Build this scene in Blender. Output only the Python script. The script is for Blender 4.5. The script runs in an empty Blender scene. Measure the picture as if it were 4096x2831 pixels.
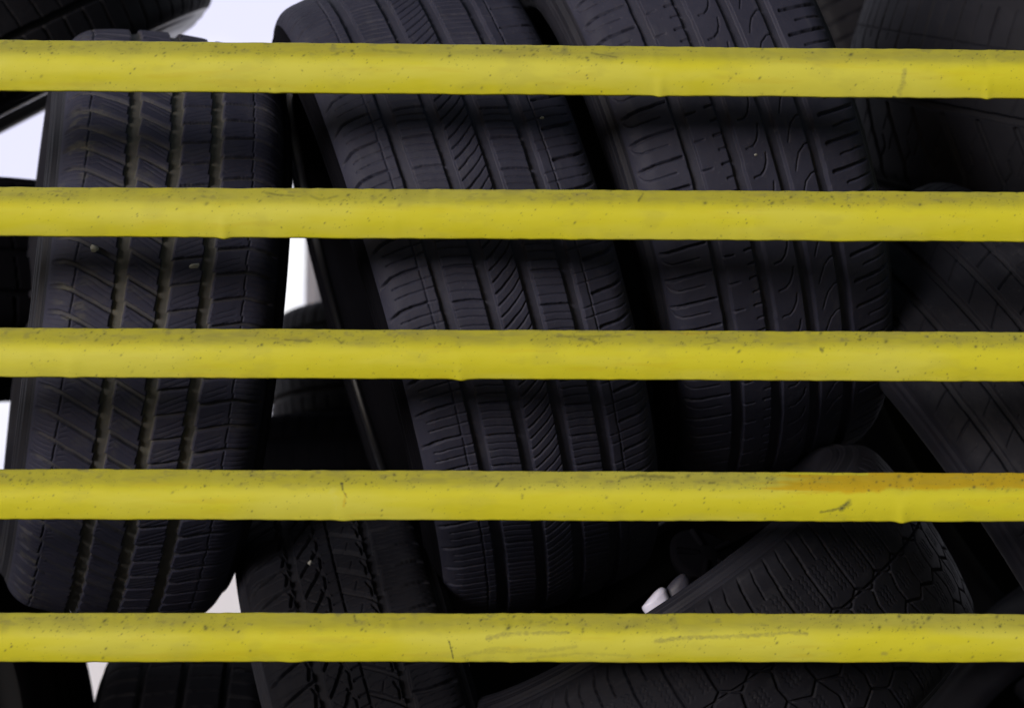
import bpy, math, random
import numpy as np
from mathutils import Matrix, Vector

SC = bpy.context.scene
COL = SC.collection
rng = np.random.default_rng(7)
GZ = 0.30                      # height of the paving in fitting coordinates (everything is shifted down by it)

# ---------------------------------------------------------------- camera frame
LENS = 85.0
PITCH = math.radians(8.5)
KF = 36.0 / LENS
CAM = np.array([0.0, 0.0, 0.66 - GZ])
FW = np.array([0.0, math.cos(PITCH), math.sin(PITCH)])
UP = np.array([0.0, -math.sin(PITCH), math.cos(PITCH)])

def at(U, V, y):
    """point on the vertical plane at depth y seen at photo pixel U,V (4096 wide)"""
    ray = FW + (U - 2048) / 4096 * KF * np.array([1.0, 0, 0]) + (1415.5 - V) / 4096 * KF * UP
    return CAM + ray * (y / ray[1])

# ---------------------------------------------------------------- helpers
def link(o, parent=None):
    COL.objects.link(o)
    if parent is not None:
        o.parent = parent
    return o

def tag(o, label=None, cat=None, group=None, kind=None):
    if label: o['label'] = label
    if cat: o['category'] = cat
    if group: o['group'] = group
    if kind: o['kind'] = kind
    return o

def empty(name, loc):
    o = bpy.data.objects.new(name, None)
    o.empty_display_size = 0.05
    o.location = Vector(loc)
    return link(o)

def grid_mesh(name, V, nu, nv, closed_u, mat, attrs=None, flip=False, smooth=True, closed_v=False):
    """V: (nu*nv,3), u-major"""
    me = bpy.data.meshes.new(name)
    iu = np.arange(nu if closed_u else nu - 1)
    iv = np.arange(nv if closed_v else nv - 1)
    A, B = np.meshgrid(iu, iv, indexing='ij')
    A2 = (A + 1) % nu
    B2 = (B + 1) % nv
    q = np.stack([A * nv + B, A2 * nv + B, A2 * nv + B2, A * nv + B2], -1).reshape(-1, 4)
    if flip: q = q[:, ::-1]
    nf = len(q)
    me.vertices.add(len(V)); me.vertices.foreach_set('co', np.ascontiguousarray(V, dtype=np.float32).ravel())
    me.loops.add(nf * 4); me.loops.foreach_set('vertex_index', np.ascontiguousarray(q, dtype=np.int32).ravel())
    me.polygons.add(nf)
    me.polygons.foreach_set('loop_start', np.arange(0, nf * 4, 4, dtype=np.int32))
    me.polygons.foreach_set('use_smooth', np.full(nf, smooth, dtype=bool))
    me.update(calc_edges=True)
    if attrs:
        for k, a in attrs.items():
            at_ = me.attributes.new(k, 'FLOAT', 'POINT')
            at_.data.foreach_set('value', np.ascontiguousarray(a, dtype=np.float32).ravel())
    me.materials.append(mat)
    return bpy.data.objects.new(name, me)

def vnoise(x, y, seed):
    """smooth value noise on arrays"""
    xi = np.floor(x).astype(np.int64); yi = np.floor(y).astype(np.int64)
    fx = x - xi; fy = y - yi
    fx = fx * fx * (3 - 2 * fx); fy = fy * fy * (3 - 2 * fy)
    def h(a, b):
        n = (a * 374761393 + b * 668265263 + seed * 982451653) & 0x7fffffff
        n = ((n ^ (n >> 13)) * 1274126177) & 0x7fffffff
        n = (n ^ (n >> 16)) & 0xffff
        return n / 65535.0
    return (h(xi, yi) * (1 - fx) + h(xi + 1, yi) * fx) * (1 - fy) + (h(xi, yi + 1) * (1 - fx) + h(xi + 1, yi + 1) * fx) * fy

def fbm(x, y, seed, n=4):
    a = 0.5; s = 0; t = 0
    for i in range(n):
        s = s + a * vnoise(x * 2 ** i, y * 2 ** i, seed + i * 17); t += a; a *= 0.55
    return s / t

def sstep(a, b, x):
    t = np.clip((x - a) / (b - a), 0, 1)
    return t * t * (3 - 2 * t)

# ---------------------------------------------------------------- materials
def newmat(name):
    m = bpy.data.materials.new(name); m.use_nodes = True
    nt = m.node_tree
    return m, nt, nt.nodes['Principled BSDF']

def rubber(name, base, dustcol, groove_dust, patch_dust, rough=0.66, seed=0.0, spec=0.28):
    m, nt, p = newmat(name)
    N, L = nt.nodes, nt.links
    tc = N.new('ShaderNodeTexCoord')
    mp = N.new('ShaderNodeMapping'); mp.inputs['Location'].default_value = (seed, seed * 1.7, -seed)
    L.new(tc.outputs['Object'], mp.inputs['Vector'])
    n1 = N.new('ShaderNodeTexNoise'); n1.inputs['Scale'].default_value = 22; n1.inputs['Detail'].default_value = 8; n1.inputs['Roughness'].default_value = 0.65
    n2 = N.new('ShaderNodeTexNoise'); n2.inputs['Scale'].default_value = 420; n2.inputs['Detail'].default_value = 4
    n3 = N.new('ShaderNodeTexNoise'); n3.inputs['Scale'].default_value = 7; n3.inputs['Detail'].default_value = 3
    for n in (n1, n2, n3): L.new(mp.outputs['Vector'], n.inputs['Vector'])
    # attributes written on the tread: groove floor 0..1 and scuffed dust 0..1
    a1 = N.new('ShaderNodeAttribute'); a1.attribute_name = 'groove'
    a2 = N.new('ShaderNodeAttribute'); a2.attribute_name = 'dust'
    def mth(op, a, b, c=None):
        n = N.new('ShaderNodeMath'); n.operation = op
        for i, v in enumerate((a, b, c)):
            if v is None: continue
            if isinstance(v, (int, float)): n.inputs[i].default_value = v
            else: L.new(v, n.inputs[i])
        return n.outputs[0]
    r1 = N.new('ShaderNodeMapRange'); r1.inputs['From Min'].default_value = 0.5; r1.inputs['From Max'].default_value = 0.75
    L.new(n1.outputs['Fac'], r1.inputs['Value'])
    r3 = N.new('ShaderNodeMapRange'); r3.inputs['From Min'].default_value = 0.35; r3.inputs['From Max'].default_value = 0.7
    L.new(n3.outputs['Fac'], r3.inputs['Value'])
    g = mth('MULTIPLY', a1.outputs['Fac'], mth('MULTIPLY', groove_dust, mth('MULTIPLY_ADD', n1.outputs['Fac'], 0.9, 0.35)))
    ptc = mth('MULTIPLY', mth('MULTIPLY', r1.outputs[0], r3.outputs[0]), patch_dust * 0.35)
    ptd = mth('MULTIPLY', a2.outputs['Fac'], patch_dust)
    s = mth('MINIMUM', mth('ADD', g, mth('ADD', ptc, ptd)), 1.0)
    mx = N.new('ShaderNodeMixRGB'); mx.inputs[1].default_value = (*base, 1); mx.inputs[2].default_value = (*dustcol, 1)
    L.new(s, mx.inputs[0])
    # slight tone variation of the rubber itself
    mul = N.new('ShaderNodeMixRGB'); mul.blend_type = 'MULTIPLY'; mul.inputs[0].default_value = 1
    rr = N.new('ShaderNodeMapRange'); rr.inputs['To Min'].default_value = 0.65; rr.inputs['To Max'].default_value = 1.35
    L.new(n1.outputs['Fac'], rr.inputs['Value'])
    L.new(mx.outputs[0], mul.inputs[1]); L.new(rr.outputs[0], mul.inputs[2])
    L.new(mul.outputs[0], p.inputs['Base Color'])
    ro = N.new('ShaderNodeMapRange'); ro.inputs['To Min'].default_value = rough - 0.12; ro.inputs['To Max'].default_value = rough + 0.18
    L.new(n1.outputs['Fac'], ro.inputs['Value']); L.new(ro.outputs[0], p.inputs['Roughness'])
    p.inputs['Specular IOR Level'].default_value = spec
    b = N.new('ShaderNodeBump'); b.inputs['Strength'].default_value = 0.25; b.inputs['Distance'].default_value = 0.0006
    L.new(n2.outputs['Fac'], b.inputs['Height']); L.new(b.outputs[0], p.inputs['Normal'])
    return m

M = {}
DUST = (0.118, 0.114, 0.090)
GREY = (0.095, 0.095, 0.105)
M['dusty'] = rubber('dusty_rubber', (0.029, 0.030, 0.056), DUST, 0.85, 0.75, 0.70, 1.3)
M['worn'] = rubber('worn_rubber', (0.025, 0.026, 0.047), GREY, 0.10, 0.5, 0.66, 4.1)
M['clean'] = rubber('smooth_rubber', (0.025, 0.026, 0.047), GREY, 0.09, 0.45, 0.66, 9.2)
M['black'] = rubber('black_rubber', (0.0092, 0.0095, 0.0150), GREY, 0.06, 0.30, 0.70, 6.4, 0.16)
M['deep'] = rubber('shaded_dark_rubber', (0.006, 0.006, 0.009), GREY, 0.05, 0.1, 0.60, 3.4, 0.12)  # rubber darkened in its base colour for tyres meant to sit in shade
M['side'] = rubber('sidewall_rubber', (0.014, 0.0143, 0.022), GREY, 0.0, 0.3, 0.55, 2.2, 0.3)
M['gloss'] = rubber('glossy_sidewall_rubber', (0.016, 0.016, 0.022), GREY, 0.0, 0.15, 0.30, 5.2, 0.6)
M['pit'] = rubber('shade_darkened_rubber', (0.004, 0.004, 0.006), GREY, 0.0, 0.0, 0.8, 7.2, 0.03)  # near-black copy: deep shade put straight into the rubber colour
M['liner'] = rubber('liner_rubber', (0.010, 0.010, 0.012), GREY, 0.0, 0.1, 0.75, 8.2, 0.2)

def metal(name, col, rough, metallic=1.0):
    m, nt, p = newmat(name)
    N, L = nt.nodes, nt.links
    n = N.new('ShaderNodeTexNoise'); n.inputs['Scale'].default_value = 60; n.inputs['Detail'].default_value = 5
    mr = N.new('ShaderNodeMapRange'); mr.inputs['To Min'].default_value = rough * 0.7; mr.inputs['To Max'].default_value = rough * 1.5
    L.new(n.outputs['Fac'], mr.inputs['Value']); L.new(mr.outputs[0], p.inputs['Roughness'])
    p.inputs['Base Color'].default_value = (*col, 1); p.inputs['Metallic'].default_value = metallic
    return m
M['alloy'] = metal('silver_alloy', (0.55, 0.55, 0.60), 0.28)
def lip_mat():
    m, nt, p = newmat('painted_glint_alloy'); N, L = nt.nodes, nt.links
    a = N.new('ShaderNodeAttribute'); a.attribute_name = 'clean'  # mask that paints the lip's highlight arc bright, the rest near black
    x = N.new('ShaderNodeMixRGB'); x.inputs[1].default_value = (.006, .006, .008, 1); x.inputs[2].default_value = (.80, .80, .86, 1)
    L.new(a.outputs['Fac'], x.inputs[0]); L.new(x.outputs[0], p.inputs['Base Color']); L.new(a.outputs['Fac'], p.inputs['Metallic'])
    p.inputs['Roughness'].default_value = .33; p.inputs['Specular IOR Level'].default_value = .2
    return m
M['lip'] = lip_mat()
M['darkplastic'] = metal('dark_plastic', (0.012, 0.012, 0.02), 0.4, 0.0)
M['greystandin'] = metal('grey_stand_in', (0.05, 0.05, 0.075), 0.5, 0.0)
M['palepost'] = metal('grey_post_paint', (0.22, 0.22, 0.26), 0.5, 0.0)

def stone_mat():
    m, nt, p = newmat('pale_stone')
    N, L = nt.nodes, nt.links
    n = N.new('ShaderNodeTexNoise'); n.inputs['Scale'].default_value = 350; n.inputs['Detail'].default_value = 4
    r = N.new('ShaderNodeValToRGB'); r.color_ramp.elements[0].color = (0.16, 0.155, 0.13, 1); r.color_ramp.elements[1].color = (0.44, 0.44, 0.42, 1)
    r.color_ramp.elements[0].position = 0.3; r.color_ramp.elements[1].position = 0.65
    L.new(n.outputs['Fac'], r.inputs[0]); L.new(r.outputs[0], p.inputs['Base Color']); p.inputs['Roughness'].default_value = 0.85
    return m
M['stone'] = stone_mat()

def stand_in_mat():
    m, nt, p = newmat('pale_stand_in')
    N, L = nt.nodes, nt.links
    n = N.new('ShaderNodeTexNoise'); n.inputs['Scale'].default_value = 40
    r = N.new('ShaderNodeValToRGB'); r.color_ramp.elements[0].color = (0.58, 0.58, 0.80, 1); r.color_ramp.elements[1].color = (0.74, 0.74, 0.88, 1)
    L.new(n.outputs['Fac'], r.inputs[0]); L.new(r.outputs[0], p.inputs['Base Color']); p.inputs['Roughness'].default_value = 0.35
    return m
M['stand_in'] = stand_in_mat()

def yellow_mat():
    m, nt, p = newmat('yellow_rail_paint')
    N, L = nt.nodes, nt.links
    tc = N.new('ShaderNodeTexCoord')
    def attr(n):
        a = N.new('ShaderNodeAttribute'); a.attribute_name = n; return a.outputs['Fac']
    def noise(sc, det=4, strx=1.0):
        mp = N.new('ShaderNodeMapping'); mp.inputs['Scale'].default_value = (strx, 1, 1)
        L.new(tc.outputs['Object'], mp.inputs['Vector'])
        n = N.new('ShaderNodeTexNoise'); n.inputs['Scale'].default_value = sc; n.inputs['Detail'].default_value = det
        L.new(mp.outputs['Vector'], n.inputs['Vector']); return n.outputs['Fac']
    def mix(fac, a, b, mode='MIX'):
        x = N.new('ShaderNodeMixRGB'); x.blend_type = mode
        for i, v in ((0, fac), (1, a), (2, b)):
            if isinstance(v, (int, float)): x.inputs[i].default_value = v
            elif isinstance(v, tuple): x.inputs[i].default_value = (*v, 1)
            else: L.new(v, x.inputs[i])
        return x.outputs[0]
    c = mix(noise(30, 5, 0.25), (0.615, 0.575, 0.020), (0.665, 0.635, 0.034))
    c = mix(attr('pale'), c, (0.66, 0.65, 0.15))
    c = mix(attr('orange'), c, (0.57, 0.385, 0.006))
    c = mix(attr('film_shade'), c, (0.33, 0.31, 0.075))
    c = mix(attr('grime'), c, (0.060, 0.068, 0.040))
    L.new(c, p.inputs['Base Color'])
    mr = N.new('ShaderNodeMapRange'); mr.inputs['To Min'].default_value = 0.36; mr.inputs['To Max'].default_value = 0.58
    L.new(noise(90, 4), mr.inputs['Value']); L.new(mr.outputs[0], p.inputs['Roughness'])
    p.inputs['Specular IOR Level'].default_value = 0.4
    b = N.new('ShaderNodeBump'); b.inputs['Strength'].default_value = 0.22; b.inputs['Distance'].default_value = 0.0008
    L.new(noise(260, 6, 0.5), b.inputs['Height']); L.new(b.outputs[0], p.inputs['Normal'])
    return m
M['yellow'] = yellow_mat()

def ground_mat():
    m, nt, p = newmat('concrete_paving')
    N, L = nt.nodes, nt.links
    n = N.new('ShaderNodeTexNoise'); n.inputs['Scale'].default_value = 3; n.inputs['Detail'].default_value = 10
    r = N.new('ShaderNodeValToRGB'); r.color_ramp.elements[0].color = (0.10, 0.10, 0.10, 1); r.color_ramp.elements[1].color = (0.20, 0.195, 0.185, 1)
    L.new(n.outputs['Fac'], r.inputs[0]); L.new(r.outputs[0], p.inputs['Base Color']); p.inputs['Roughness'].default_value = 0.85
    return m
M['ground'] = ground_mat()

# ---------------------------------------------------------------- tread patterns
# all in mm; s runs across the tread (+ to the photo's right), t round the tyre (+ up)
class Pat:
    def __init__(self, P):
        self.P = P; self.circ = []; self.seg = []
    def ring(self, s, w, d, saw=0.0, phase=0.0):
        self.circ.append((s, w, d, saw, phase)); return self
    def line(self, pts, w, d, w2=None):
        self.seg.append((np.array(pts, float), w, d, w if w2 is None else w2)); return self
    def slide(self, ds):
        self.circ = [(a + ds, *r) for a, *r in self.circ]
        self.seg = [(p + np.array([ds, 0.0]), *r) for p, *r in self.seg]
        return self
    def depth(self, s, t, seed=1):
        """s (ns,), t (nt,) -> (nt,ns) depth"""
        S, T = np.meshgrid(s, t)
        jx = (fbm(S / 9, T / 9, seed, 3) - 0.5) * 1.1         # worn, never quite straight edges
        jy = (fbm(S / 9 + 50, T / 9 + 9, seed + 5, 3) - 0.5) * 1.1
        S = S + jx; T = T + jy
        D = np.zeros_like(S)
        for s0, w, d, saw, ph in self.circ:
            hw = w / 2
            off = 0.0
            if saw:
                off = saw * ((((T + ph) / self.P) % 1.0) - 0.5)
            D = np.maximum(D, d * (1 - sstep(hw - 0.9, hw + 0.5, np.abs(S - s0 - off))))
        P = self.P
        Tm = T % P
        for pts, w, d, w2 in self.seg:
            n = len(pts) - 1
            lo_s = pts[:, 0].min() - 4; hi_s = pts[:, 0].max() + 4
            cols = np.where((s > lo_s) & (s < hi_s))[0]
            if len(cols) == 0: continue
            c0, c1 = cols[0], cols[-1] + 1
            Ss = S[:, c0:c1]; Ts = Tm[:, c0:c1]
            best = np.full(Ss.shape, 1e9); 
            klo = int(math.floor((-pts[:, 1].max() - 3) / P)); khi = int(math.ceil((P - pts[:, 1].min() + 3) / P))
            tot = np.linalg.norm(np.diff(pts, axis=0), axis=1).cumsum(); tot = np.concatenate([[0], tot])
            bw = np.full(Ss.shape, w)
            for k in range(klo, khi + 1):
                for i in range(n):
                    ax, ay = pts[i]; bx, by = pts[i + 1]; ay += k * P; by += k * P
                    if max(ay, by) < -4 or min(ay, by) > P + 4: continue
                    dx, dy = bx - ax, by - ay; l2 = dx * dx + dy * dy + 1e-9
                    u = np.clip(((Ss - ax) * dx + (Ts - ay) * dy) / l2, 0, 1)
                    dd = np.hypot(Ss - ax - u * dx, Ts - ay - u * dy)
                    ww = w + (w2 - w) * ((tot[i] + u * (tot[i + 1] - tot[i])) / tot[-1])
                    e = dd - ww / 2
                    best = np.minimum(best, e)
            soft = min(0.55, w * 0.5)
            D[:, c0:c1] = np.maximum(D[:, c0:c1], d * (1 - sstep(-soft, soft * 0.7, best)))
        return D

def pat_winter():            # three dusty straight channels, slanted blocks, zigzag sipes
    p = Pat(24)
    G1, G2, G3, FL, FR = -40.0, -1.0, 37.0, -81, 72
    for g, ph in ((G1, 3), (G2, 9), (G3, 15)): p.ring(g, 11.5, 4.8, 2.0, ph)
    p.ring(FL, 1.5, 2.5, 2.0, 0); p.ring(FR, 1.3, 2.0, 1.6, 4)
    p.line([(-112, 4), (-92, 5), (FL, 2), (G1, -16)], 4.6, 3.5)
    p.line([(G1, -1), (G2, -20)], 4.6, 3.7)
    p.line([(G2, -10), (G3, -1)], 3.0, 3.2)
    p.line([(G3, 4), (FR, 13), (112, 11)], 3.4, 3.4)
    for k in range(1, 4):
        o = -k * 5.4
        p.line([(-106, 3 + o), (-83, 2 + o)], 0.8, 0.9)
        p.line([(-77, -1 + o), (-70, 1.5 + o), (-47, -11 + o)], 0.8, 0.9)
        o2 = -k * 5.2
        p.line([(-35, -4 + o2), (-29, -1 + o2), (-8, -14 + o2)], 0.8, 0.9)
        p.line([(2, -12 + o2), (8, -15 + o2), (30, -4 + o2)], 0.8, 0.9)
        p.line([(41, 2 + o2), (47, -1 + o2), (66, 7 + o2)], 0.8, 0.9)
        p.line([(72, 11 + o2), (106, 10 + o2)], 0.8, 0.9)
    return p

def pat_summer():            # four channels, curved cuts, diagonal centre rib
    p = Pat(32)
    G = (-56.5, -18.1, 18.8, 55.9)
    for g in G: p.ring(g, 11.0, 5.2)
    p.ring(-71, 1.4, 2.2); p.ring(71, 1.4, 2.2)
    p.line([(-120, -12), (-108, -7), (-98, -2.5), (-86, -.5), (-72, 0)], 3.6, 4.0, 2.2)
    p.line([(-72, 0), (-56, 0)], 1.0, 1.6)
    for o in (-11, -20.5): p.line([(-99, -2 + o), (-85, -.5 + o), (-56, .8 + o)], 1.3, 2.2)
    p.line([(-56, -6), (-42, -7), (-30, -9.5), (-18, -13.5)], 2.4, 3.6)
    for o in (-8, -15, -23): p.line([(-51, -6 + o), (-40, -7 + o), (-23, -11.5 + o)], 1.0, 1.8)
    for k in range(3):
        o = k * 32 / 3
        p.line([(-18, -13 + o), (-6, -6 + o), (6, 3 + o), (18, 15 + o)], 1.6 if k else 2.3, 2.6, 0.8)
    p.line([(19, 3), (34, 1), (44, -1.5), (56, -5)], 2.4, 3.6)
    for o in (-8, -15, -23): p.line([(24, 2.5 + o), (36, 1 + o), (51, -3 + o)], 1.0, 1.8)
    p.line([(74, 0), (95, 1), (120, 8)], 3.0, 4.0)
    for o in (-11, -20.5): p.line([(56, o), (95, .5 + o), (105, 2 + o)], 1.2, 2.0)
    return p

def pat_touring():           # four plain channels with hooked cuts
    p = Pat(27)
    G = (-57.5, -19.2, 19.6, 55.3)
    for g in G: p.ring(g, 11.0, 5.2)
    p.line([(-118, -4), (-108, -2.5), (-90, -.5), (-66, 0)], 3.6, 4.5, 2.6)
    p.line([(-112, -3), (-106, -11), (-100, -13.5), (-90, -13.2), (-74, -12.8)], 1.4, 2.2)
    p.line([(-112, -3), (-114, 9)], 1.2, 1.5)
    p.line([(-53, 9), (-42, 9.5)], 2.6, 3.0, 1.2); p.line([(-32, 10.5), (-20, 11)], 2.4, 3.0)
    p.line([(-31, -3), (-23, -2.6)], 1.8, 2.5)
    p.line([(9, 10), (7.5, 3), (4, -4), (-1, -8.5), (-7, -9)], 1.1, 2.6, 1.6)
    p.line([(55, 9), (46, 8), (39, 2), (35, -6), (32, -13)], 1.4, 2.6, .9)
    p.line([(68, 3), (90, 4), (118, 7)], 3.2, 4.5)
    p.line([(79, -10), (118, -7)], 1.8, 3.0)
    return p

def pat_diag():              # four narrow channels and long slanting cuts
    p = Pat(36)
    for g in (-67, -39, -9, 21, 51): p.ring(g, 7, 5)
    p.line([(-118, -10), (-92, -6), (-64, 6)], 1.8, 2.4)
    p.line([(-108, 8), (-80, 14)], 1.0, 1.6)
    p.line([(-58, -2), (-32, 16)], 1.3, 2.0)
    p.line([(-2, -6), (24, 18)], 1.6, 2.2)
    p.line([(28, -10), (54, 2), (84, 3), (118, -2)], 2.4, 3.5)
    p.line([(66, 14), (84, 18), (118, 15)], 1.2, 2.0)
    return p

def pat_hex():               # arrow blocks with bent channels
    p = Pat(44)
    p.ring(6, 8.5, 5.5); p.ring(76, 2.0, 2.0)
    p.line([(-118, 2), (-84, 2), (-62, 6), (-2, 46)], 5.2, 4.5)
    p.line([(-62, 6), (-48, -2), (-36, 4)], 2.0, 2.5)
    p.line([(-50, 34), (-28, 30)], 1.3, 2.0); p.line([(-30, 48), (-10, 42)], 1.3, 2.0)
    p.line([(-100, 22), (-76, 22)], 1.2, 1.8)
    p.line([(12, 10), (34, 4)], 1.2, 1.8)
    p.line([(46, -4), (60, 8), (118, 8)], 3.0, 3.0)
    p.line([(66, 30), (118, 30)], 1.6, 2.2)
    return p

def wav(s0, s1, t0, slope, amp, n):
    x = np.linspace(s0, s1, n)
    return [(a, t0 + slope * (a - s0) + amp * (1 if i % 2 else -1)) for i, a in enumerate(x)]

def pat_snow():              # two wide channels, cross cuts and curved diagonals
    p = Pat(27)
    GL, GR = -37.5, 37.5
    p.ring(GL, 9, 6.5, 1.6, 6); p.ring(GR, 9, 6.5, 2.2, 0); p.ring(3, 2.4, 4)
    p.line([(-120, -20), (-100, -12), (-70, 0), (-52, 8), (GL, 13)], 3.4, 5)
    p.line([(-46, -12), (-43, 0), (-46, 9)], 3.0, 5)
    for o in (6, 12.5, 19): p.line(wav(-96, -48, -14 + o, 0.12, .5, 11), 0.9, 1.7)
    p.line([(-32, -10), (-22, 4), (-12, 18)], 2.8, 4.5, 3.8)
    p.line([(-14, 22), (-9, 10), (-10, -4), (-16, -12)], 2.4, 4.0)
    p.line([(-28, 14), (-16, 3)], 1.0, 1.8); p.line([(-6, 1), (3, 3)], 2.2, 3); p.line([(-6, 12), (3, 14)], 2.2, 3)
    for o in (0, 9, 18): p.line(wav(-31, -10, o, 0.2, .5, 7), 0.8, 1.5)
    p.line([(4, 13), (16, 6), (28, -2), (36, -10)], 4.6, 5.5)
    p.line([(30, -4), (31, 8), (28, 16)], 2.4, 4.0)
    p.line([(20, 20), (14, 4)], 1.1, 1.8)
    for o in (0, 9, 18): p.line(wav(6, 32, o, 0.2, .5, 8), 0.8, 1.5)
    p.line([(GR, 2), (60, 1), (88, 5), (120, 14)], 3.6, 5, 5)
    for o in (7, 13.5, 20): p.line(wav(46, 100, 1 + o, 0.10, .5, 12), 0.9, 1.7)
    return p

def pat_ice():               # long shoulder blocks, wavy sipes and a zigzag channel
    p = Pat(32)
    # zigzag channel and blocks
    p.line([(-44, 0), (-33, 16), (-44, 32)], 2.2, 3.4)
    p.ring(-38.5, 2.2, 3.2)
    p.line([(-122, 10), (-104, 3), (-80, 0), (-44, 0)], 2.2, 3.6, 2.6)
    p.line([(-122, 26), (-104, 18), (-86, 16)], 1.6, 3.0)
    for o in (6, 11, 21, 26): p.line(wav(-84, -50, o, 0.0, 1.0, 13), 0.8, 1.2)
    p.line([(-33, 16), (-18, 12), (-4, 14)], 2.6, 3.4); p.line([(-4, 14), (6, 2), (-2, -18)], 2.4, 3.4)
    p.line([(-4, 14), (20, 24), (34, 22)], 2.2, 3.2)
    for o in (0, 5, 10): p.line(wav(-28, -10, -10 + o, 0.05, 1.0, 8), 0.8, 1.2)
    for o in (0, 5, 10): p.line(wav(8, 30, o - 2, 0.05, 1.0, 9), 0.8, 1.2)
    p.line([(34, 22), (44, 6), (34, -10)], 2.2, 3.2)
    p.line([(44, 6), (70, 10), (92, 8), (120, 0)], 2.2, 3.2)
    for o in (8, 14, 22): p.line(wav(50, 90, 4 + o, 0.05, 1.0, 13), 0.8, 1.2)
    return p

def pat_plain():
    p = Pat(26)
    for g in (-45, 0, 45): p.ring(g, 8, 6)
    p.line([(-118, 0), (-45, 4)], 3, 4); p.line([(118, 0), (45, 4)], 3, 4); p.line([(-45, 0), (45, 12)], 1.6, 3)
    return p

# ---------------------------------------------------------------- tyres
def frame(c, a):
    a = np.array(a, float); a /= np.linalg.norm(a)
    v = CAM - c
    e = v - (v @ a) * a; e /= np.linalg.norm(e)
    Y = -e; Z = np.cross(a, Y)
    return np.stack([a, Y, Z], 1)          # columns

def axis(yaw, roll):
    yaw, roll = math.radians(yaw), math.radians(roll)
    a = np.array([math.cos(roll), 0, math.sin(roll)])
    c, s = math.cos(yaw), math.sin(yaw)
    return np.array([a[0] * c - a[1] * s, a[0] * s + a[1] * c, a[2]])

def shell(name, prof, n, mat, parent, mtx, closed=False, flip=False):
    prof = np.array(prof)
    th = np.linspace(0, 2 * np.pi, n, endpoint=False)
    w, r = prof[:, 0], prof[:, 1]
    V = np.stack([np.broadcast_to(w, (n, len(w))), -np.cos(th)[:, None] * r, np.sin(th)[:, None] * r], -1).reshape(-1, 3)
    o = grid_mesh(name, V, n, len(w), True, mat, flip=flip, closed_v=closed)
    link(o, parent); o.matrix_local = mtx
    return o

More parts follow.
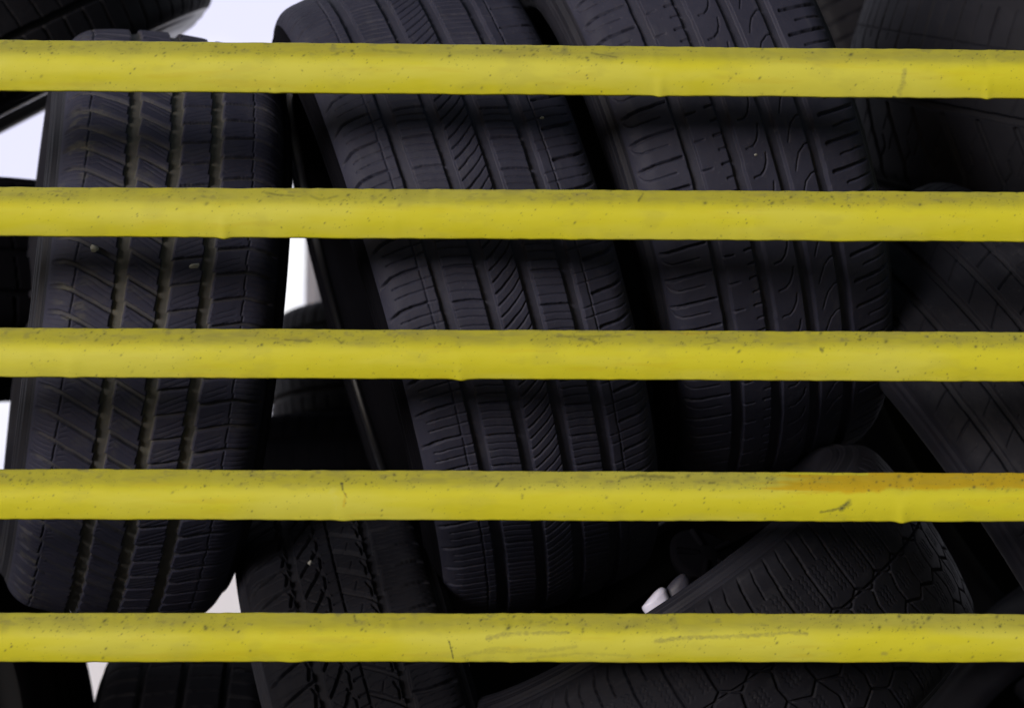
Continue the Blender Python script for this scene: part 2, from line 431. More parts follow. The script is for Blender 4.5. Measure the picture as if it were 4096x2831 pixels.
def tyre(label, c, yaw, roll, R, half, pat, mat, dense=1.0, group='used tyres piled behind the yellow rails', name='tyre', side='side',
         rim=False, seed=1, phase=0.0, rb=0.205, rs=24.0, dust=None, bulge=0.012, ribs=True, front=100, recess=.022):
    c = np.array(c, float); a = axis(yaw, roll)
    F = frame(c, a)
    low = c[2] - math.sqrt(max(0, 1 - a[2] ** 2)) * R - abs(a[2]) * (half / 1000 * 0.8)
    base = np.array([c[0], c[1], low])
    root = empty(name, base)
    tag(root, label, 'tyre', group)
    mtx = Matrix.Translation(Vector(c - base)) @ Matrix(F.tolist()).to_4x4()
    half_m = half / 1000.0
    # --- tread cross-section: flat crown, rounded shoulder
    hc = half_m - rs / 1000.0 * 0.85
    Rc = 0.45
    ph_end = math.radians(66)
    crown_a = hc / Rc
    arc_len = rs / 1000.0 * (ph_end - crown_a)
    Q = hc + arc_len
    ns = max(24, int(2 * Q / (0.00075 / dense)))
    q = np.linspace(-Q, Q, ns)
    aq = np.abs(q)
    ang = np.where(aq <= hc, aq / Rc, crown_a + (aq - hc) / (rs / 1000.0))
    w = np.where(aq <= hc, Rc * np.sin(aq / Rc), Rc * math.sin(crown_a) + rs / 1000.0 * (np.sin(ang) - math.sin(crown_a)))
    r = np.where(aq <= hc, R - Rc * (1 - np.cos(aq / Rc)), R - Rc * (1 - math.cos(crown_a)) - rs / 1000.0 * (math.cos(crown_a) - np.cos(ang)))
    sg = np.sign(q); w = w * sg
    nw = np.sin(ang) * sg; nr = np.cos(ang)
    # --- circumference samples: dense on the side that faces the rails
    fr = math.radians(front)
    nf = int(2 * fr * R / (0.00085 / dense)); nb = int((2 * math.pi - 2 * fr) * R / 0.006)
    th = np.concatenate([np.linspace(-fr, fr, nf, endpoint=False), np.linspace(fr, 2 * math.pi - fr, nb, endpoint=False)])
    circ = 2 * math.pi * R * 1000
    Pn = circ / round(circ / pat.P)                       # whole number of pitches round the tyre
    t = th * R * 1000 * (pat.P / Pn) + phase
    D = pat.depth(q * 1000, t, seed)
    fade = 1 - sstep(Q - 0.012, Q - 0.002, aq)
    D = D * fade[None, :]
    S, T = np.meshgrid(q * 1000, t)
    lump = (fbm(S / 30, T / 30, seed + 40, 4) - 0.5) * 0.7 + (fbm(S / 4, T / 4, seed + 60, 2) - 0.5) * 0.16
    dep = (D + lump * fade[None, :]) / 1000.0
    W = w[None, :] - nw[None, :] * dep
    Rr = r[None, :] - nr[None, :] * dep
    V = np.stack([W, -np.cos(th)[:, None] * Rr, np.sin(th)[:, None] * Rr], -1).reshape(-1, 3)
    groove = np.clip(D / 5.0, 0, 1) ** 2.6
    sc = np.zeros_like(D)
    if dust:
        sc = dust(S, T)
    o = grid_mesh('tread', V, len(th), ns, True, mat, {'groove': groove, 'dust': sc})
    link(o, root); o.matrix_local = mtx
    # --- sidewalls
    we, re = w[-1], r[-1]
    wmax = we + bulge
    H = re - rb
    nseg = 90 if dense >= 0.9 else 40
    for sgn in (-1, 1):
        pr = []
        for i in range(nseg + 1):
            u = i / nseg
            rr = re - H * u
            ww = we + (wmax - we) * math.sin(min(u / 0.45, 1) * math.pi / 2) - (wmax - we + recess) * (max(0, u - 0.45) / 0.55) ** 2.0
            rib = 0
            if ribs:
                d_mm = H * u * 1000
                for rc_, wd, hh in ((5, 1.2, -1.0), (10, 1.4, 1.3), (16, 1.0, -0.8), (22, 0.9, 0.7), (58, 1.4, 0.9), (H * 1000 - 14, 4.0, 2.2)):
                    rib += hh * math.exp(-((d_mm - rc_) / wd) ** 2)
            pr.append((sgn * (ww + rib / 1000), rr))
        # bead toe
        pr.append((pr[-1][0] - sgn * 0.006, rb - 0.004)); pr.append((pr[-1][0] - sgn * 0.010, rb - 0.002))
        shell('sidewall', pr, 220 if dense >= 0.9 else 120, M[side], root, mtx, flip=(sgn < 0))
        last = pr[-1]
    wl = abs(last[0])
    pr = [(-wl, rb), (-wl - 0.004, rb + 0.02), (-(we - 0.006), rb + H * 0.55), (-(we - 0.012), re - 0.016), (-hc * 0.6, R - 0.016), (0, R - 0.015),
          (hc * 0.6, R - 0.016), ((we - 0.012), re - 0.016), ((we - 0.006), rb + H * 0.55), (wl + 0.004, rb + 0.02), (wl, rb)]
    shell('inner_liner', pr, 120, M['liner'], root, mtx, flip=True)
    if rim:
        make_rim(root, mtx, rb, wl, rim)
    return root, mtx, base, R

def make_rim(root, mtx, rb, wl, _):
    """dark steel wheel with a lip with a painted highlight round each flange"""
    f = wl + 0.010
    pr = [(-f, rb - .004), (-f + 0.02, rb - 0.012), (-0.02, rb - 0.035), (0.02, rb - 0.035), (f - 0.02, rb - 0.012), (f, rb - .004),
          (f - 0.02, rb - 0.018), (0.02, rb - 0.041), (-0.02, rb - 0.041), (-f + 0.02, rb - 0.018)]
    shell('rim', pr, 120, M['pit'], root, mtx, closed=True)
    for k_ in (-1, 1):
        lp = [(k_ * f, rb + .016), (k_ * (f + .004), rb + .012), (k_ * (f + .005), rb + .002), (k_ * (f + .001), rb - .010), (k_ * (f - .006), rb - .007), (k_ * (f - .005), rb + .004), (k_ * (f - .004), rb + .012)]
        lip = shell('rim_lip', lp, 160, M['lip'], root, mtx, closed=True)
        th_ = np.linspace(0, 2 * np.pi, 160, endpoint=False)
        clean = np.repeat(np.exp(-((th_ - (math.pi - .75)) / .2) ** 2), len(lp))      # highlight painted in as one bright arc, lip near black elsewhere
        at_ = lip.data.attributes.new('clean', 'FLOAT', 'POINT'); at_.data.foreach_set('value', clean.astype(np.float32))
    dp = [(0.005, 0.002), (0.010, 0.05), (-0.004, 0.09), (0.012, rb - 0.045), (0.012, rb - .038), (0.018, rb - 0.038), (0.018, rb - 0.047), (0.002, .09), (.016, .05), (.011, .002)]
    shell('wheel_disc', dp, 64, M['pit'], root, mtx)

def C3(x, y, z): return np.array([x, y, z - GZ])
def shift(c, yaw, roll, off): return c + axis(yaw, roll) * off

def dust_left(S, T):
    n = fbm(S / 14, T / 7, 91, 5); m = fbm(S / 40 + 3, T / 60, 95, 3)
    n2 = fbm(S / 3, T / 1.6, 97, 3)
    sh = np.exp(-((S + 88) / 20.0) ** 2) + 0.35 * np.exp(-((S + 20) / 40.0) ** 2) + 0.3 * np.exp(-((S - 92) / 14.0) ** 2)
    return np.clip(sh * sstep(0.5, 0.72, n) * sstep(0.35, 0.6, m) * (0.35 + 0.9 * n2), 0, 1) * 0.8

def dust_spots(S, T):
    n = fbm(S / 2.2, T / 2.2, 191, 2); m = fbm(S / 18, T / 18, 195, 3)
    e = fbm(S / 7, T / 30, 197, 4)
    a = S * .82 + T * .57; b = S * -.57 + T * .82              # short slanting scuffs
    sc = sstep(0.80, 0.92, fbm(a / .9, b / 5.5, 301, 2)) * sstep(.45, .62, fbm(S / 12, T / 20, 305, 3))
    return np.clip(sstep(0.80, 0.9, n) * sstep(0.4, 0.6, m) + 0.30 * sstep(0.60, 0.80, e) + 0.9 * sc, 0, 1) * 0.75

GRP_F = 'big leaning tyres showing their treads'
GRP_B = 'dark tyres half hidden behind the front row'
# the six large treads (poses fitted to the channels seen between the rails)
T1 = tyre('dusty winter tyre with three dirt filled straight grooves, at the left end of the pile', shift(C3(-.3822, 2.4202, 1.0505), 15.6, -4.4, .004), 13.4, -4.4, .297, 107,
          pat_winter(), M['dusty'], group=GRP_F, seed=11, dust=dust_left, rs=36)
T2 = tyre('four grooved tyre with a diagonal cut centre rib, leaning in the middle of the pile', shift(C3(-.0615, 2.4202, 1.0814), 9.2, 16.6, .0070), 6.2, 16.6, .33, 112,
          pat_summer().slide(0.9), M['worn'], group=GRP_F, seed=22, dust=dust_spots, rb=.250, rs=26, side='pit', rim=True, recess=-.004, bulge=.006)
T3 = tyre('smooth worn tyre with hook shaped cuts and shoulder slits, right of the middle tyre', shift(C3(.1748, 2.429, 1.1951), 6.9, 17.3, -.003), 6.9, 17.3, .31, 112,
          pat_touring(), M['clean'], group=GRP_F, seed=33, dust=dust_spots, rs=26)
T4 = tyre('dark steeply leaning tyre with parallel slanting grooves along the right border', shift(C3(.5177, 2.50, .8925), -2.4, 32.6, .017), -2.4, 32.6, .32, 97,
          pat_diag(), M['black'], group=GRP_F, seed=44, dust=dust_spots, dense=.8)
T5 = tyre('black winter tyre with crossed cuts and wavy sipes, below the dusty and middle tyres', shift(C3(-.122, 2.50, .612), .7, 16.6, .0050), .7, 16.6, .29, 88,
          pat_snow(), M['black'], group=GRP_F, seed=55, dust=None)
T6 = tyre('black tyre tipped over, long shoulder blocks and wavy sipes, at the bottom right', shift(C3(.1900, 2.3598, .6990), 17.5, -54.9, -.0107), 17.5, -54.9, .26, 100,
          pat_ice().slide(18.5), M['black'], group=GRP_F, seed=66, dust=dust_spots, rb=.18)

k = 4096 / 2309
def behind(label, U, V, y, yaw, roll, R, half, pat, mat='black', **kw):
    kw.setdefault('dense', .45); kw.setdefault('group', GRP_B)
    return tyre(label, at(U * k, V * k, y), yaw, roll, R, half, pat, M[mat], **kw)

PL = pat_plain()
T7 = behind('dark tyre with bent arrow blocks lying nearly flat in the upper right corner', 2500, 250, 2.68, -60, 70, .30, 120, pat_hex().slide(-30), side='pit', seed=7, dense=.8)
c8 = np.array(at(2500 * k, 250 * k, 2.66)) + axis(-60, 70) * .230 + np.array([0, -.02, 0])
T8 = tyre('plain dark tyre cut off by the top right corner, lying on the arrow block tyre', c8 + np.array([.03, 0, 0]), -60, 70, .31, 118, PL, M['black'], dense=.45, group=GRP_B, seed=8)
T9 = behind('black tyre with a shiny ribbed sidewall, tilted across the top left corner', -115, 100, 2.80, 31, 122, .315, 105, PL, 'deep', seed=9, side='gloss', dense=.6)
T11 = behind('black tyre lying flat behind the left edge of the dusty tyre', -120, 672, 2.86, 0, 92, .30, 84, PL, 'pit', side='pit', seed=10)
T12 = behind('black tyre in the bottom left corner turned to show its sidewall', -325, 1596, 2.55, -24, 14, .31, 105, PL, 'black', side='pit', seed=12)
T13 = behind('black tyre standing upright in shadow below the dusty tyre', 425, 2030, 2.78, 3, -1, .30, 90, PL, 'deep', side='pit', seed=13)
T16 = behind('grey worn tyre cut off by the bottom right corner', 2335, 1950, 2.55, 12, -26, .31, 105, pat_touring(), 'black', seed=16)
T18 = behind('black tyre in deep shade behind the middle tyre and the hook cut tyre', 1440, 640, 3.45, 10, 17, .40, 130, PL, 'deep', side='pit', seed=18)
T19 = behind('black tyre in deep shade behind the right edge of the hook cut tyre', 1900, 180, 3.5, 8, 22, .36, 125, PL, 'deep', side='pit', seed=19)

# stack of small tyres lying flat further back
top = at(1020 * k, 722 * k, 3.45)
hs = .165
zt = top[2] - hs / 2
i = 0
while zt - hs / 2 > -0.02 and i < 6:
    nm = ['small tyre lying flat on top of the stack, ribs showing beside the grey post',
          'second small tyre from the top of the flat stack in shadow behind the middle tyre',
          'third small tyre from the top of the flat stack in shadow behind the middle tyre',
          'fourth small tyre from the top of the flat stack in shadow behind the middle tyre',
          'fifth small tyre from the top of the flat stack in shadow behind the middle tyre',
          'lowest small tyre of the flat stack in shadow behind the middle tyre'][i]
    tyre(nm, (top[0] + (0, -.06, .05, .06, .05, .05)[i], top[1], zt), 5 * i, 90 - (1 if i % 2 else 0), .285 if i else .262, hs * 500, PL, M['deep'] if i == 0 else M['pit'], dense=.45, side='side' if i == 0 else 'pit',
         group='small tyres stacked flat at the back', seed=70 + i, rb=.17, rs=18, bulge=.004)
    zt -= hs; i += 1

# ---------------------------------------------------------------- grey post behind the stack
pb = at(696 * k, 640 * k, 4.2)
post = empty('post', (pb[0] + .018, pb[1], 0)); tag(post, 'pale grey post standing behind the tyres, seen in the gap beside the dusty tyre', 'post')
def lathe(name, prof, n, mat, parent, loc=(0, 0, 0), smooth=True):
    prof = np.array(prof); th = np.linspace(0, 2 * np.pi, n, endpoint=False)
    V = np.stack([np.cos(th)[:, None] * prof[:, 0], np.sin(th)[:, None] * prof[:, 0], np.broadcast_to(prof[:, 1], (n, len(prof)))], -1).reshape(-1, 3)
    o = grid_mesh(name, V, n, len(prof), True, mat, smooth=smooth); link(o, parent); o.location = loc
    return o
lathe('shaft', [(0.0005, .012), (.024, .012), (.024, 2.2), (.022, 2.205), (.0005, 2.206)], 32, M['palepost'], post)
lathe('base_plate', [(0.0005, 0), (.08, 0), (.08, .010), (.078, .012), (0.0005, .012)], 4, M['palepost'], post, smooth=False)

# ---------------------------------------------------------------- stones caught in the treads
def pebble(label, U, V, y, size, sx=1.0, ang=0.0, seed=0):
    rs_ = np.random.default_rng(seed)
    nu, nv = 20, 12
    th = np.linspace(0, 2 * np.pi, nu, endpoint=False); ph = np.linspace(0.02, np.pi - .02, nv)
    X = np.sin(ph)[None] * np.cos(th)[:, None]; Y = np.sin(ph)[None] * np.sin(th)[:, None]; Z = np.cos(ph)[None] * np.ones((nu, 1))
    d = 1 + .0 * X
    for _ in range(7):                                     # chop flats so it reads as grit, not a ball
        n = rs_.normal(size=3); n /= np.linalg.norm(n); h = rs_.uniform(.55, .85)
        dt = X * n[0] + Y * n[1] + Z * n[2]
        d = np.where(dt * d > h, h / np.maximum(dt, 1e-3), d)
    P_ = np.stack([X * d * size * sx, Y * d * size, Z * d * size * .8], -1).reshape(-1, 3)
    o = grid_mesh('pebble', P_, nu, nv, True, M['stone'], smooth=False)
    link(o); o.location = Vector(at(U * k, V * k, y)); o.rotation_euler = (0, ang, 0)
    return tag(o, label, 'stone', 'stones stuck in the tyre treads')

def on_tyre(T, U, V, inset=0.001):
    """point of the tyre's running surface under photo pixel U,V (2309 wide)"""
    root, mtx, base, R = T
    Mw = Matrix.Translation(Vector(base)) @ mtx
    inv = Mw.inverted()
    o = inv @ Vector(CAM); d = (inv.to_3x3() @ Vector(at(U * k, V * k, 1.0) - CAM)).normalized()
    R = R - inset
    A = d.y ** 2 + d.z ** 2; B = o.y * d.y + o.z * d.z; Cc = o.y ** 2 + o.z ** 2 - R * R
    u = (-B - math.sqrt(max(0, B * B - A * Cc))) / A
    return Mw @ (o + d * u)

def stuck(T, label, U, V, size, sx=1.0, ang=0.0, seed=0, inset=0.001):
    o = pebble(label, U, V, 2, size, sx, ang, seed)
    o.location = on_tyre(T, U, V, inset)
stuck(T1, 'pale pebble wedged in a slanted groove at the left of the dusty tyre', 212, 561, .0046, 1.0, .4, 1)
stuck(T1, 'flat whitish pebble wedged in the right half of the dusty tyre, below the second rail', 439, 599, .0036, 1.7, -.2, 2)
stuck(T5, 'small grey pebble wedged in the bottom tyre with crossed cuts', 701, 1270, .0044, .7, .5, 3, .003)
stuck(T3, 'tiny pale grit in a hook cut of the smooth worn tyre', 1703, 349, .0016, 1.2, 0, 4, .0)
stuck(T2, 'tiny grit speck in the right rib of the middle tyre', 1222, 266, .0017, 1.2, 0, 6, .0)

# ---------------------------------------------------------------- things lying inside the tipped tyre
def tipped_spot(U, V, dpt): return at(U * k, V * k, dpt)
sp = tipped_spot(1492, 1337, 2.20)
def blob(name, prof_pts, thick, mat, loc, rot):
    """rounded plate: outline in local x,z extruded with domed faces"""
    pts = np.array(prof_pts, float); n = len(pts); cen = pts.mean(0)
    rings = []
    for (sc_, yy) in ((.02, -thick), (.5, -thick * .95), (.82, -thick * .7), (.97, -thick * .3), (1, 0), (.96, thick * .4), (.02, thick * .5)):
        rings.append(np.stack([cen[0] + (pts[:, 0] - cen[0]) * sc_, np.full(n, yy), cen[1] + (pts[:, 1] - cen[1]) * sc_], 1))
    V = np.stack(rings, 1).reshape(-1, 3)
    o = grid_mesh(name, V, n, len(rings), True, mat); link(o); o.location = Vector(loc); o.rotation_euler = rot
    return o

def smooth_outline(pts, n=48):
    pts = np.array(pts, float); m = len(pts); out = []
    for i in range(m):
        p0, p1, p2, p3 = pts[i - 1], pts[i], pts[(i + 1) % m], pts[(i + 2) % m]
        for u in np.linspace(0, 1, n // m, endpoint=False):
            out.append(.5 * ((2 * p1) + (-p0 + p2) * u + (2 * p0 - 5 * p1 + 4 * p2 - p3) * u * u + (-p0 + 3 * p1 - 3 * p2 + p3) * u ** 3))
    return np.array(out)

PXM = 2309 / (KF * 2.2)
def outl(p): return smooth_outline([(a / PXM, b / PXM) for a, b in p])
sloc = at(1450 * k, 1362 * k, 2.2)  # added pale piece, standing in for an unidentified bright shape
stand_in = empty('bright_stand_in', sloc); tag(stand_in, 'pale stand-in for an unidentified bright shape inside the tipped tyre, dull grey at one end', 'stand_in')
o = blob('pale_end', outl([(-2, -10), (6, 5), (16, 17), (28, 30), (40, 38), (50, 36), (55, 26), (66, -20), (20, -30)]), .010, M['stand_in'], (0, 0, 0), (0, 0, 0)); o.parent = stand_in
o = blob('grey_end', outl([(50, 20), (55, 38), (64, 50), (76, 62), (90, 70), (100, 66), (108, 46), (100, 0), (70, -10)]), .010, M['greystandin'], (0, .008, 0), (0, 0, 0)); o.parent = stand_in
hl = at(1592 * k, 1256 * k, 2.25)
cap = empty('hub_cap', hl); tag(cap, 'near black spoked hub cap half hidden inside the tipped tyre', 'hub cap')
hm = Matrix.Rotation(math.radians(24), 4, 'Z') @ Matrix.Rotation(math.radians(50), 4, 'X')
cp = lathe('disc', [(.0005, .006), (.010, .006), (.014, .004), (.030, .003), (.036, 0), (.032, -.010), (.0005, -.010)], 40, M['pit'], cap); cp.matrix_local = hm
for j in range(5):
    t_ = j * math.pi / 2.5 + .5
    V = np.array([(rr * math.cos(t_) + s_ * w_ * -math.sin(t_), rr * math.sin(t_) + s_ * w_ * math.cos(t_), z_) for rr in (.010, .020, .031) for s_, w_, z_ in ((-1, .0035, .001), (-1, .0022, .007), (1, .0022, .007), (1, .0035, .001))])
    o = grid_mesh('spoke', V, 3, 4, False, M['pit'], closed_v=True); link(o, cap); o.matrix_local = hm

# ---------------------------------------------------------------- the yellow rack
YAW = math.tan(math.radians(2.3))
RAIL_Y = 2.0
def rail_pt(U, V, dy=0.0):
    ray = FW + (U * k - 2048) / 4096 * KF * np.array([1.0, 0, 0]) + (1415.5 - V * k) / 4096 * KF * UP
    tt = (RAIL_Y + dy) / (ray[1] - ray[0] * YAW)
    return CAM + ray * tt

XW = 1.25
rack = empty('yellow_rack', (0, RAIL_Y, 0))
tag(rack, 'yellow painted steel rack with five level rails in front of the tyres', 'rack')

def rail(i, y0, y1, y2, y3, marks, drips, label):
    """y0,y1 top/bottom at the left border of the photo, y2,y3 at the right border"""
    r_ = np.random.default_rng(100 + i)
    a, b, c, d = rail_pt(0, y0, .017), rail_pt(0, y1, .006), rail_pt(2309, y2, .017), rail_pt(2309, y3, .006)
    x = np.concatenate([np.linspace(-XW, -.47, 60, endpoint=False), np.linspace(-.47, .47, 1900, endpoint=False), np.linspace(.47, XW, 61)])
    fx = (x - a[0]) / (c[0] - a[0])
    zt = a[2] + (c[2] - a[2]) * fx; zb = b[2] + (d[2] - b[2]) * fx
    H = (a[2] - b[2] + c[2] - d[2]) / 2
    # contour, front part sampled finely from the top edge down; v = 0 top .. 1 bottom
    v = np.linspace(0, 1, 92)
    zz = 1 - v
    slope = math.tan(math.radians(46)) * sstep(.44, .80, zz) - .62 * (1 - sstep(0.0, .55, zz))
    yy = np.zeros_like(v)
    dz = (v[1] - v[0]) * H
    acc = np.cumsum(slope[::-1]) * dz
    yy = acc[::-1] - acc.min()
    # rounded edges top and bottom
    er = .0014
    et = np.clip(1 - v * H / er, 0, 1); eb = np.clip(1 - (1 - v) * H / er, 0, 1)
    yy = yy + er * (1 - np.sqrt(np.clip(1 - et ** 2, 0, 1))) + er * (1 - np.sqrt(np.clip(1 - eb ** 2, 0, 1)))
    DEP = .034
    vb = np.array([.94, .78, .70, .12, .04, .01]); yb = np.array([.008, .026, DEP, DEP, DEP - .004, .024])
    vv = np.concatenate([v, vb]); yv = np.concatenate([yy, yb])
    X, Vv = np.meshgrid(x, vv, indexing='ij'); Y = np.broadcast_to(yv, X.shape).copy()
    # hand-painted unevenness
    wt = (fbm(x * 26, x * 0 + i, 300 + i, 3) - .5) * .0009 + (vnoise(x * 140, x * 0 + i, 310 + i) - .5) * .0004
    wb = (fbm(x * 22, x * 0 + i + 7, 320 + i, 3) - .5) * .0009 + (vnoise(x * 120, x * 0 + i, 330 + i) - .5) * .0004
    for U0, A, wd in drips:
        xd = rail_pt(U0, (y1 + y3) / 2)[0]; u = (x - xd) / (wd * .847 / 2309)
        wb = wb - A * np.exp(-u * u)
    Z = (zb + wb)[:, None] + (1 - Vv) * ((zt + wt) - (zb + wb))[:, None]
    Y = Y + RAIL_Y + X * YAW + (fbm(X * 18, Vv * 2.2, 340 + i, 3) - .5) * .0009 * (Vv > 0)
    P_ = np.stack([X, Y, Z], -1).reshape(-1, 3)
    # ---- dirt carried by the paint, plus painted shade on the upper facet
    mm = X * 1000; vm = Vv * H * 1000
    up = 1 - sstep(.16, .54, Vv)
    film_shade = up * sstep(.42, .75, fbm(mm / 20, vm / 5.0, 400 + i, 6)) * (.16, .20, .26, .26, .16)[i] + .16 * sstep(.55, .8, fbm(mm / 30, vm / 14, 410 + i, 4))
    film_shade = film_shade + up * .48 + .35 * sstep(.62, .8, fbm(mm / 9, vm / 5, 460 + i, 4)) * up  # even term paints the upper facet's shade over the settled dust
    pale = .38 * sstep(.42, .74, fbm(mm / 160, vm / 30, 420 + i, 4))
    grime = np.zeros_like(mm); orange = .16 * sstep(.60, .8, fbm(mm / 60, vm / 7, 430 + i, 4))
    n_sp = 1300
    xs = r_.uniform(-470, 470, n_sp)
    dens = fbm(xs / 60, xs * 0, 440 + i, 3)
    xi = x * 1000
    for j in range(n_sp):
        upper = r_.random() < .66
        if upper and dens[j] + .2 * r_.random() < .5: continue
        vs = (r_.uniform(.015, .40) if upper else r_.uniform(.38, .97)) * H * 1000
        sz = min(r_.exponential(.30) + .20, 1.7) * (1.0 if upper else .7)
        el = r_.uniform(.6, 2.0); st = r_.uniform(.30, .85) if upper else r_.uniform(.25, .8)
        c0, c1 = np.searchsorted(xi, [xs[j] - sz * 4, xs[j] + sz * 4])
        if c1 <= c0: continue
        dx = mm[c0:c1] - xs[j]; dv = vm[c0:c1] - vs
        p_ = (dx * .72 - dv * .69) / (sz * el); q_ = (dx * .69 + dv * .72) / sz
        grime[c0:c1] = np.maximum(grime[c0:c1], st * np.exp(-(p_ ** 2 + q_ ** 2) * 1.4))
    for kind, pts, wd, st in marks:               # individual scars: polyline in (photo U, height fraction)
        xy = [(rail_pt(u_, y0)[0] * 1000, vf * H * 1000) for u_, vf in pts]
        lo = min(p[0] for p in xy) - 12; hi = max(p[0] for p in xy) + 12
        c0, c1 = np.searchsorted(xi, [lo, hi])
        Xm, Vm = mm[c0:c1], vm[c0:c1]
        nz = fbm(Xm / 3, Vm / 3, 450 + i, 3)
        best = np.full(Xm.shape, 1e9)
        for (ax, ay), (bx, by) in zip(xy[:-1], xy[1:]):
            dx, dy = bx - ax, by - ay; uu = np.clip(((Xm - ax) * dx + (Vm - ay) * dy) / (dx * dx + dy * dy + 1e-9), 0, 1)
            best = np.minimum(best, np.hypot(Xm - ax - uu * dx, Vm - ay - uu * dy))
        mk = st * (1 - sstep(0, wd * .85, best + (nz - .5) * wd * .9)) * (.45 + .9 * fbm(Xm / 1.6, Vm / 1.2, 455 + i, 2))
        tgt = {'g': grime, 'o': orange, 'f': film_shade, 'p': pale}[kind]
        tgt[c0:c1] = np.maximum(tgt[c0:c1], mk)
    if i == 3:                                     # the orange undercoat showing at the right end of the fourth rail
        edge = .46 + .12 * (fbm(mm / 40, vm / 20, 470, 4) - .5) - .12 * sstep(285, 330, mm)
        x0 = 222 + (fbm(vm / 3, mm / 90, 471, 4) - .5) * 220
        reg = sstep(x0 - 35, x0 + 25, mm) * (1 - sstep(edge - .05, edge + .05, Vv + .12 * (fbm(mm / 9, vm / 6, 472, 4) - .5)))
        lip = (Vv < .055) & (mm < 300)
        orange = np.maximum(orange, np.where(lip, 0, reg * .95)); film_shade = film_shade * (1 - .6 * reg)
    back = Vv * 0; back[:, len(v):] = 1
    z1 = lambda A: np.clip(np.where(back > 0, .2, A), 0, 1).reshape(-1)
    o = grid_mesh('rail', P_, len(x), len(vv), False, M['yellow'], {'grime': z1(grime), 'film_shade': z1(film_shade), 'pale': z1(pale), 'orange': z1(orange)}, closed_v=True, flip=True)
    link(o, rack); o.matrix_parent_inverse = Matrix.Translation(-rack.location)
    if label: o['label'] = label
    return o

rail(0, 88, 204, 112, 222, [('g', [(1335, .2), (1352, .24), (1388, .30)], 2.2, .5), ('f', [(2040, .52), (2034, .75), (2028, .92)], 4.5, .55), ('f', [(2046, .3), (2036, .42)], 2, .5),
     ('g', [(2014, .985), (2020, .985)], 1.6, .8), ('g', [(840, .17), (862, .2), (930, .26)], 3, .25), ('f', [(960, .18), (1090, .22), (1160, .3)], 6, .6)],
     [(1490, .0012, 12), (620, .0007, 12), (2230, .001, 10)], 'topmost yellow rail with a grey rubbed streak near its right end')
rail(1, 420, 532, 432, 545, [('g', [(590, .12), (612, .16), (660, .2)], 2.4, .4), ('g', [(700, .2), (724, .3), (760, .2)], 2.6, .35), ('g', [(1452, .1), (1440, .28)], 1.8, .5)],
     [(503, .0016, 13), (1290, .0006, 20), (1900, .0005, 30)], 'second yellow rail from the top, fairly clean paint')
rail(2, 738, 850, 748, 860, [('g', [(1850, .41), (1853, .43)], 3.4, .62), ('g', [(1597, .16), (1618, .17), (1624, .24), (1606, .3), (1590, .32)], 1.4, .4), ('g', [(1308, .2), (1330, .22), (1344, .30)], 3.2, .55),
     ('g', [(1258, .15), (1300, .16), (1400, .14)], 2.4, .35), ('o', [(1490, .04), (1560, .08), (1620, .03)], 2.4, .7), ('g', [(756, .22), (770, .32)], 2.2, .6), ('g', [(640, .26), (700, .29)], 2.4, .4), ('g', [(990, .33), (993, .34)], 2.0, .6)],
     [(1040, .0016, 14), (160, .0005, 20)], 'middle yellow rail with a single dark dot right of centre')
rail(3, 1056, 1170, 1066, 1176, [('g', [(1850, .82), (1872, .79), (1900, .72)], 1.9, .6), ('g', [(1896, .73), (1912, .64)], 4.6, .75), ('g', [(770, .28), (774, .42)], 2.2, .8), ('g', [(774, .42), (783, .56)], 1.2, .5), ('o', [(780, .5), (776, .72)], 2.0, .6),
     ('p', [(752, .45), (764, .8)], 9, .5), ('g', [(1404, .16), (1440, .10), (1520, .12)], 3.0, .5), ('g', [(1600, .26), (1612, .24)], 2.4, .6)],
     [(772, .0007, 16), (2038, .0016, 14)], 'fourth yellow rail with a bare orange patch at its right end and a dark smudge')
rail(4, 1380, 1492, 1383, 1493, [('g', [(1013, .58), (1017, .72)], 1.5, .8), ('g', [(1018, .75), (1022, .93)], 1.2, .75), ('f', [(1480, .56), (1560, .50), (1700, .46), (1780, .40), (1818, .42)], 3.4, .75),
     ('g', [(1814, .415), (1819, .42)], 2.4, .3), ('f', [(1100, .52), (1150, .42), (1280, .40)], 4, .7), ('g', [(1281, .40), (1285, .40)], 2.2, .35), ('f', [(1040, .88), (1120, .72), (1230, .78), (1300, .68)], 3, .35),
     ('f', [(1190, .92), (1300, .82), (1420, .85)], 2.4, .3), ('f', [(1990, .82), (2000, .82)], 3.4, .5), ('f', [(1090, .80), (1230, .76)], 3, .3), ('g', [(796, .06), (800, .16)], 2, .6)],
     [(660, .0005, 20), (700, -.0004, 20)], 'lowest yellow rail with a short crack mark and long brownish smears')
# uprights that carry the rails, beyond both borders of the photo
for sx in (-1, 1):
    px = sx * (XW - .03); py = RAIL_Y + .037 + px * YAW
    hw, dp, zh = .025, .05, 1.12
    ring = [(-hw, 0), (hw, 0), (hw, dp), (-hw, dp)]
    lv = (0, .004, zh - .003, zh)
    V = np.array([(px + a_ * (1 if 0 < j < 3 else .9), py + b_, z) for (a_, b_) in ring for j, z in enumerate(lv)])
    o = grid_mesh('upright', V, 4, 4, True, M['yellow'], smooth=False); link(o, rack); o.matrix_parent_inverse = Matrix.Translation(-rack.location)

# ---------------------------------------------------------------- paving
S_ = 60
g = grid_mesh('ground', np.array([(-S_, -S_, 0), (-S_, S_, 0), (S_, -S_, 0), (S_, S_, 0)], float), 2, 2, False, M['ground'], flip=True)
link(g); tag(g, 'grey concrete paving under the tyre pile', 'ground', kind='structure')

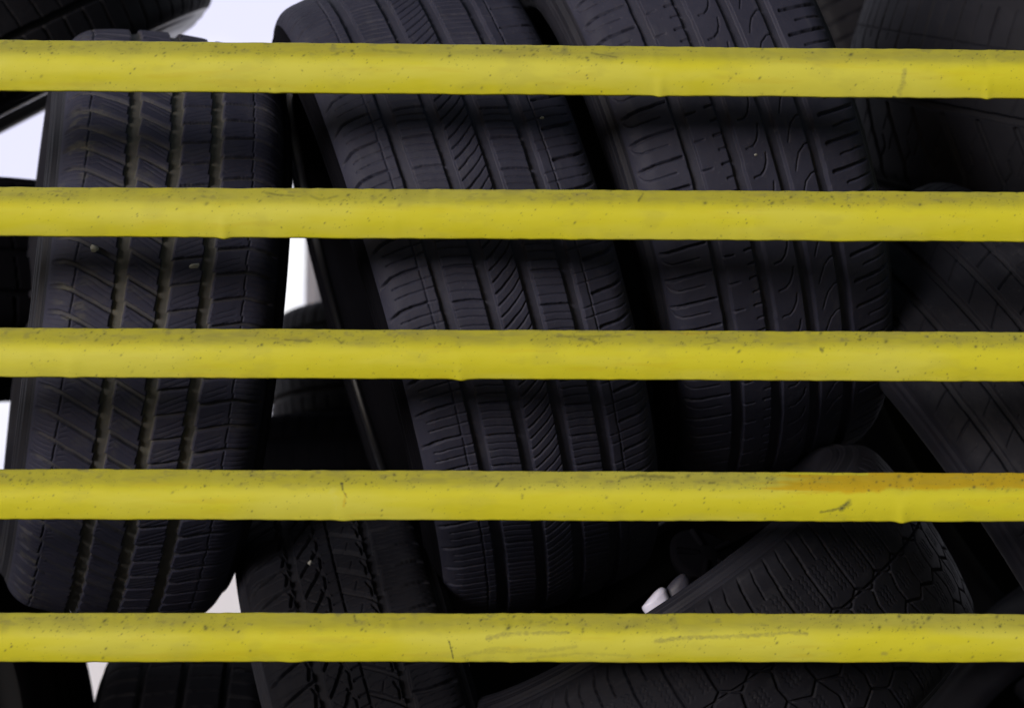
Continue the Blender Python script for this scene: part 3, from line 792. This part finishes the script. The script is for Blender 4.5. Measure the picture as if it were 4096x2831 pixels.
# ---------------------------------------------------------------- white wall, added to brighten the lowest gaps
def wall_mat():
    m, nt, p = newmat('white_render'); N, L = nt.nodes, nt.links
    n = N.new('ShaderNodeTexNoise'); n.inputs['Scale'].default_value = 2; n.inputs['Detail'].default_value = 8
    r = N.new('ShaderNodeValToRGB'); r.color_ramp.elements[0].color = (.74, .75, .86, 1); r.color_ramp.elements[1].color = (.82, .83, .92, 1)
    L.new(n.outputs['Fac'], r.inputs[0]); L.new(r.outputs[0], p.inputs['Base Color']); p.inputs['Roughness'].default_value = .9
    return m
def box(name, x0, x1, y0, y1, z0, z1, mat, parent=None):
    ring = [(x0, y0), (x1, y0), (x1, y1), (x0, y1)]
    zs = [z0, z0, z1, z1]; ins = [.5, 0, 0, .5]
    cx_, cy_ = (x0 + x1) / 2, (y0 + y1) / 2
    V = np.array([((a_ if e_ == 0 else cx_), (b_ if e_ == 0 else cy_), z) for a_, b_ in ring for z, e_ in zip(zs, ins)])
    o = grid_mesh(name, V, 4, 4, True, mat, smooth=False); return link(o, parent)
wl_ = box('wall', -9, 9, 7.5, 7.7, 0, 1.0, wall_mat()); tag(wl_, 'low white wall added far behind the tyres to whiten the lowest gaps', 'wall')

# ---------------------------------------------------------------- overcast sky behind the yard
def sky_mat():
    m = bpy.data.materials.new('overcast_sky'); m.use_nodes = True
    nt = m.node_tree; N, L = nt.nodes, nt.links
    N.remove(N['Principled BSDF'])
    e = N.new('ShaderNodeEmission'); tc = N.new('ShaderNodeTexCoord')
    n = N.new('ShaderNodeTexNoise'); n.inputs['Scale'].default_value = 0.16; n.inputs['Detail'].default_value = 3
    L.new(tc.outputs['Object'], n.inputs['Vector'])
    r = N.new('ShaderNodeValToRGB'); r.color_ramp.elements[0].color = (0.74, 0.74, 0.95, 1); r.color_ramp.elements[1].color = (0.98, 0.98, 1.0, 1)
    r.color_ramp.elements[0].position = 0.44; r.color_ramp.elements[1].position = 0.64
    L.new(n.outputs['Fac'], r.inputs[0]); L.new(r.outputs[0], e.inputs[0]); e.inputs[1].default_value = 0.46
    L.new(e.outputs[0], N['Material Output'].inputs[0])
    return m
na, ne = 40, 14
az = np.linspace(math.radians(30), math.radians(150), na); el = np.linspace(math.radians(-1), math.radians(42), ne)
A_, E_ = np.meshgrid(az, el, indexing='ij')
sk = grid_mesh('sky', np.stack([55 * np.cos(A_) * np.cos(E_), 55 * np.sin(A_) * np.cos(E_), 55 * np.sin(E_)], -1).reshape(-1, 3), na, ne, False, sky_mat())
link(sk); tag(sk, 'pale overcast sky behind the tyres', 'sky', kind='structure')

# ---------------------------------------------------------------- light
AZ, EL = 40.0, 3.5
sd = Vector((-math.sin(math.radians(AZ)) * math.cos(math.radians(EL)), -math.cos(math.radians(AZ)) * math.cos(math.radians(EL)), math.sin(math.radians(EL))))
sun = bpy.data.lights.new('sun', 'SUN'); sun.energy = 1.5; sun.angle = math.radians(26); sun.color = (1.0, 0.992, 0.985)
so = bpy.data.objects.new('sun', sun); link(so); so.rotation_euler = sd.to_track_quat('Z', 'Y').to_euler(); so.location = sd * 10
w = bpy.data.worlds.new('World'); SC.world = w; w.use_nodes = True
nt = w.node_tree; bg = nt.nodes['Background']
sky = nt.nodes.new('ShaderNodeTexSky'); sky.sky_type = 'NISHITA'; sky.sun_disc = False
sky.sun_elevation = math.radians(EL); sky.sun_rotation = math.radians(180 + AZ); sky.dust_density = 3.0; sky.air_density = 1.0
nt.links.new(sky.outputs[0], bg.inputs[0]); bg.inputs[1].default_value = 0.05

cam = bpy.data.cameras.new('camera'); cam.lens = LENS; cam.sensor_width = 36; cam.clip_end = 500; cam.clip_start = .01
co = bpy.data.objects.new('camera', cam); link(co); co.location = Vector(CAM); co.rotation_euler = (math.pi / 2 + PITCH, 0, 0)
cam.dof.use_dof = True; cam.dof.focus_distance = 2.08; cam.dof.aperture_fstop = 7.0
SC.camera = co
vs = SC.view_settings
vs.view_transform = 'Standard'; vs.look = 'None'; vs.exposure = 1.32; vs.gamma = 1.0; vs.use_curve_mapping = False
SC.cycles.use_denoising = True
SC.cycles.max_bounces = 6
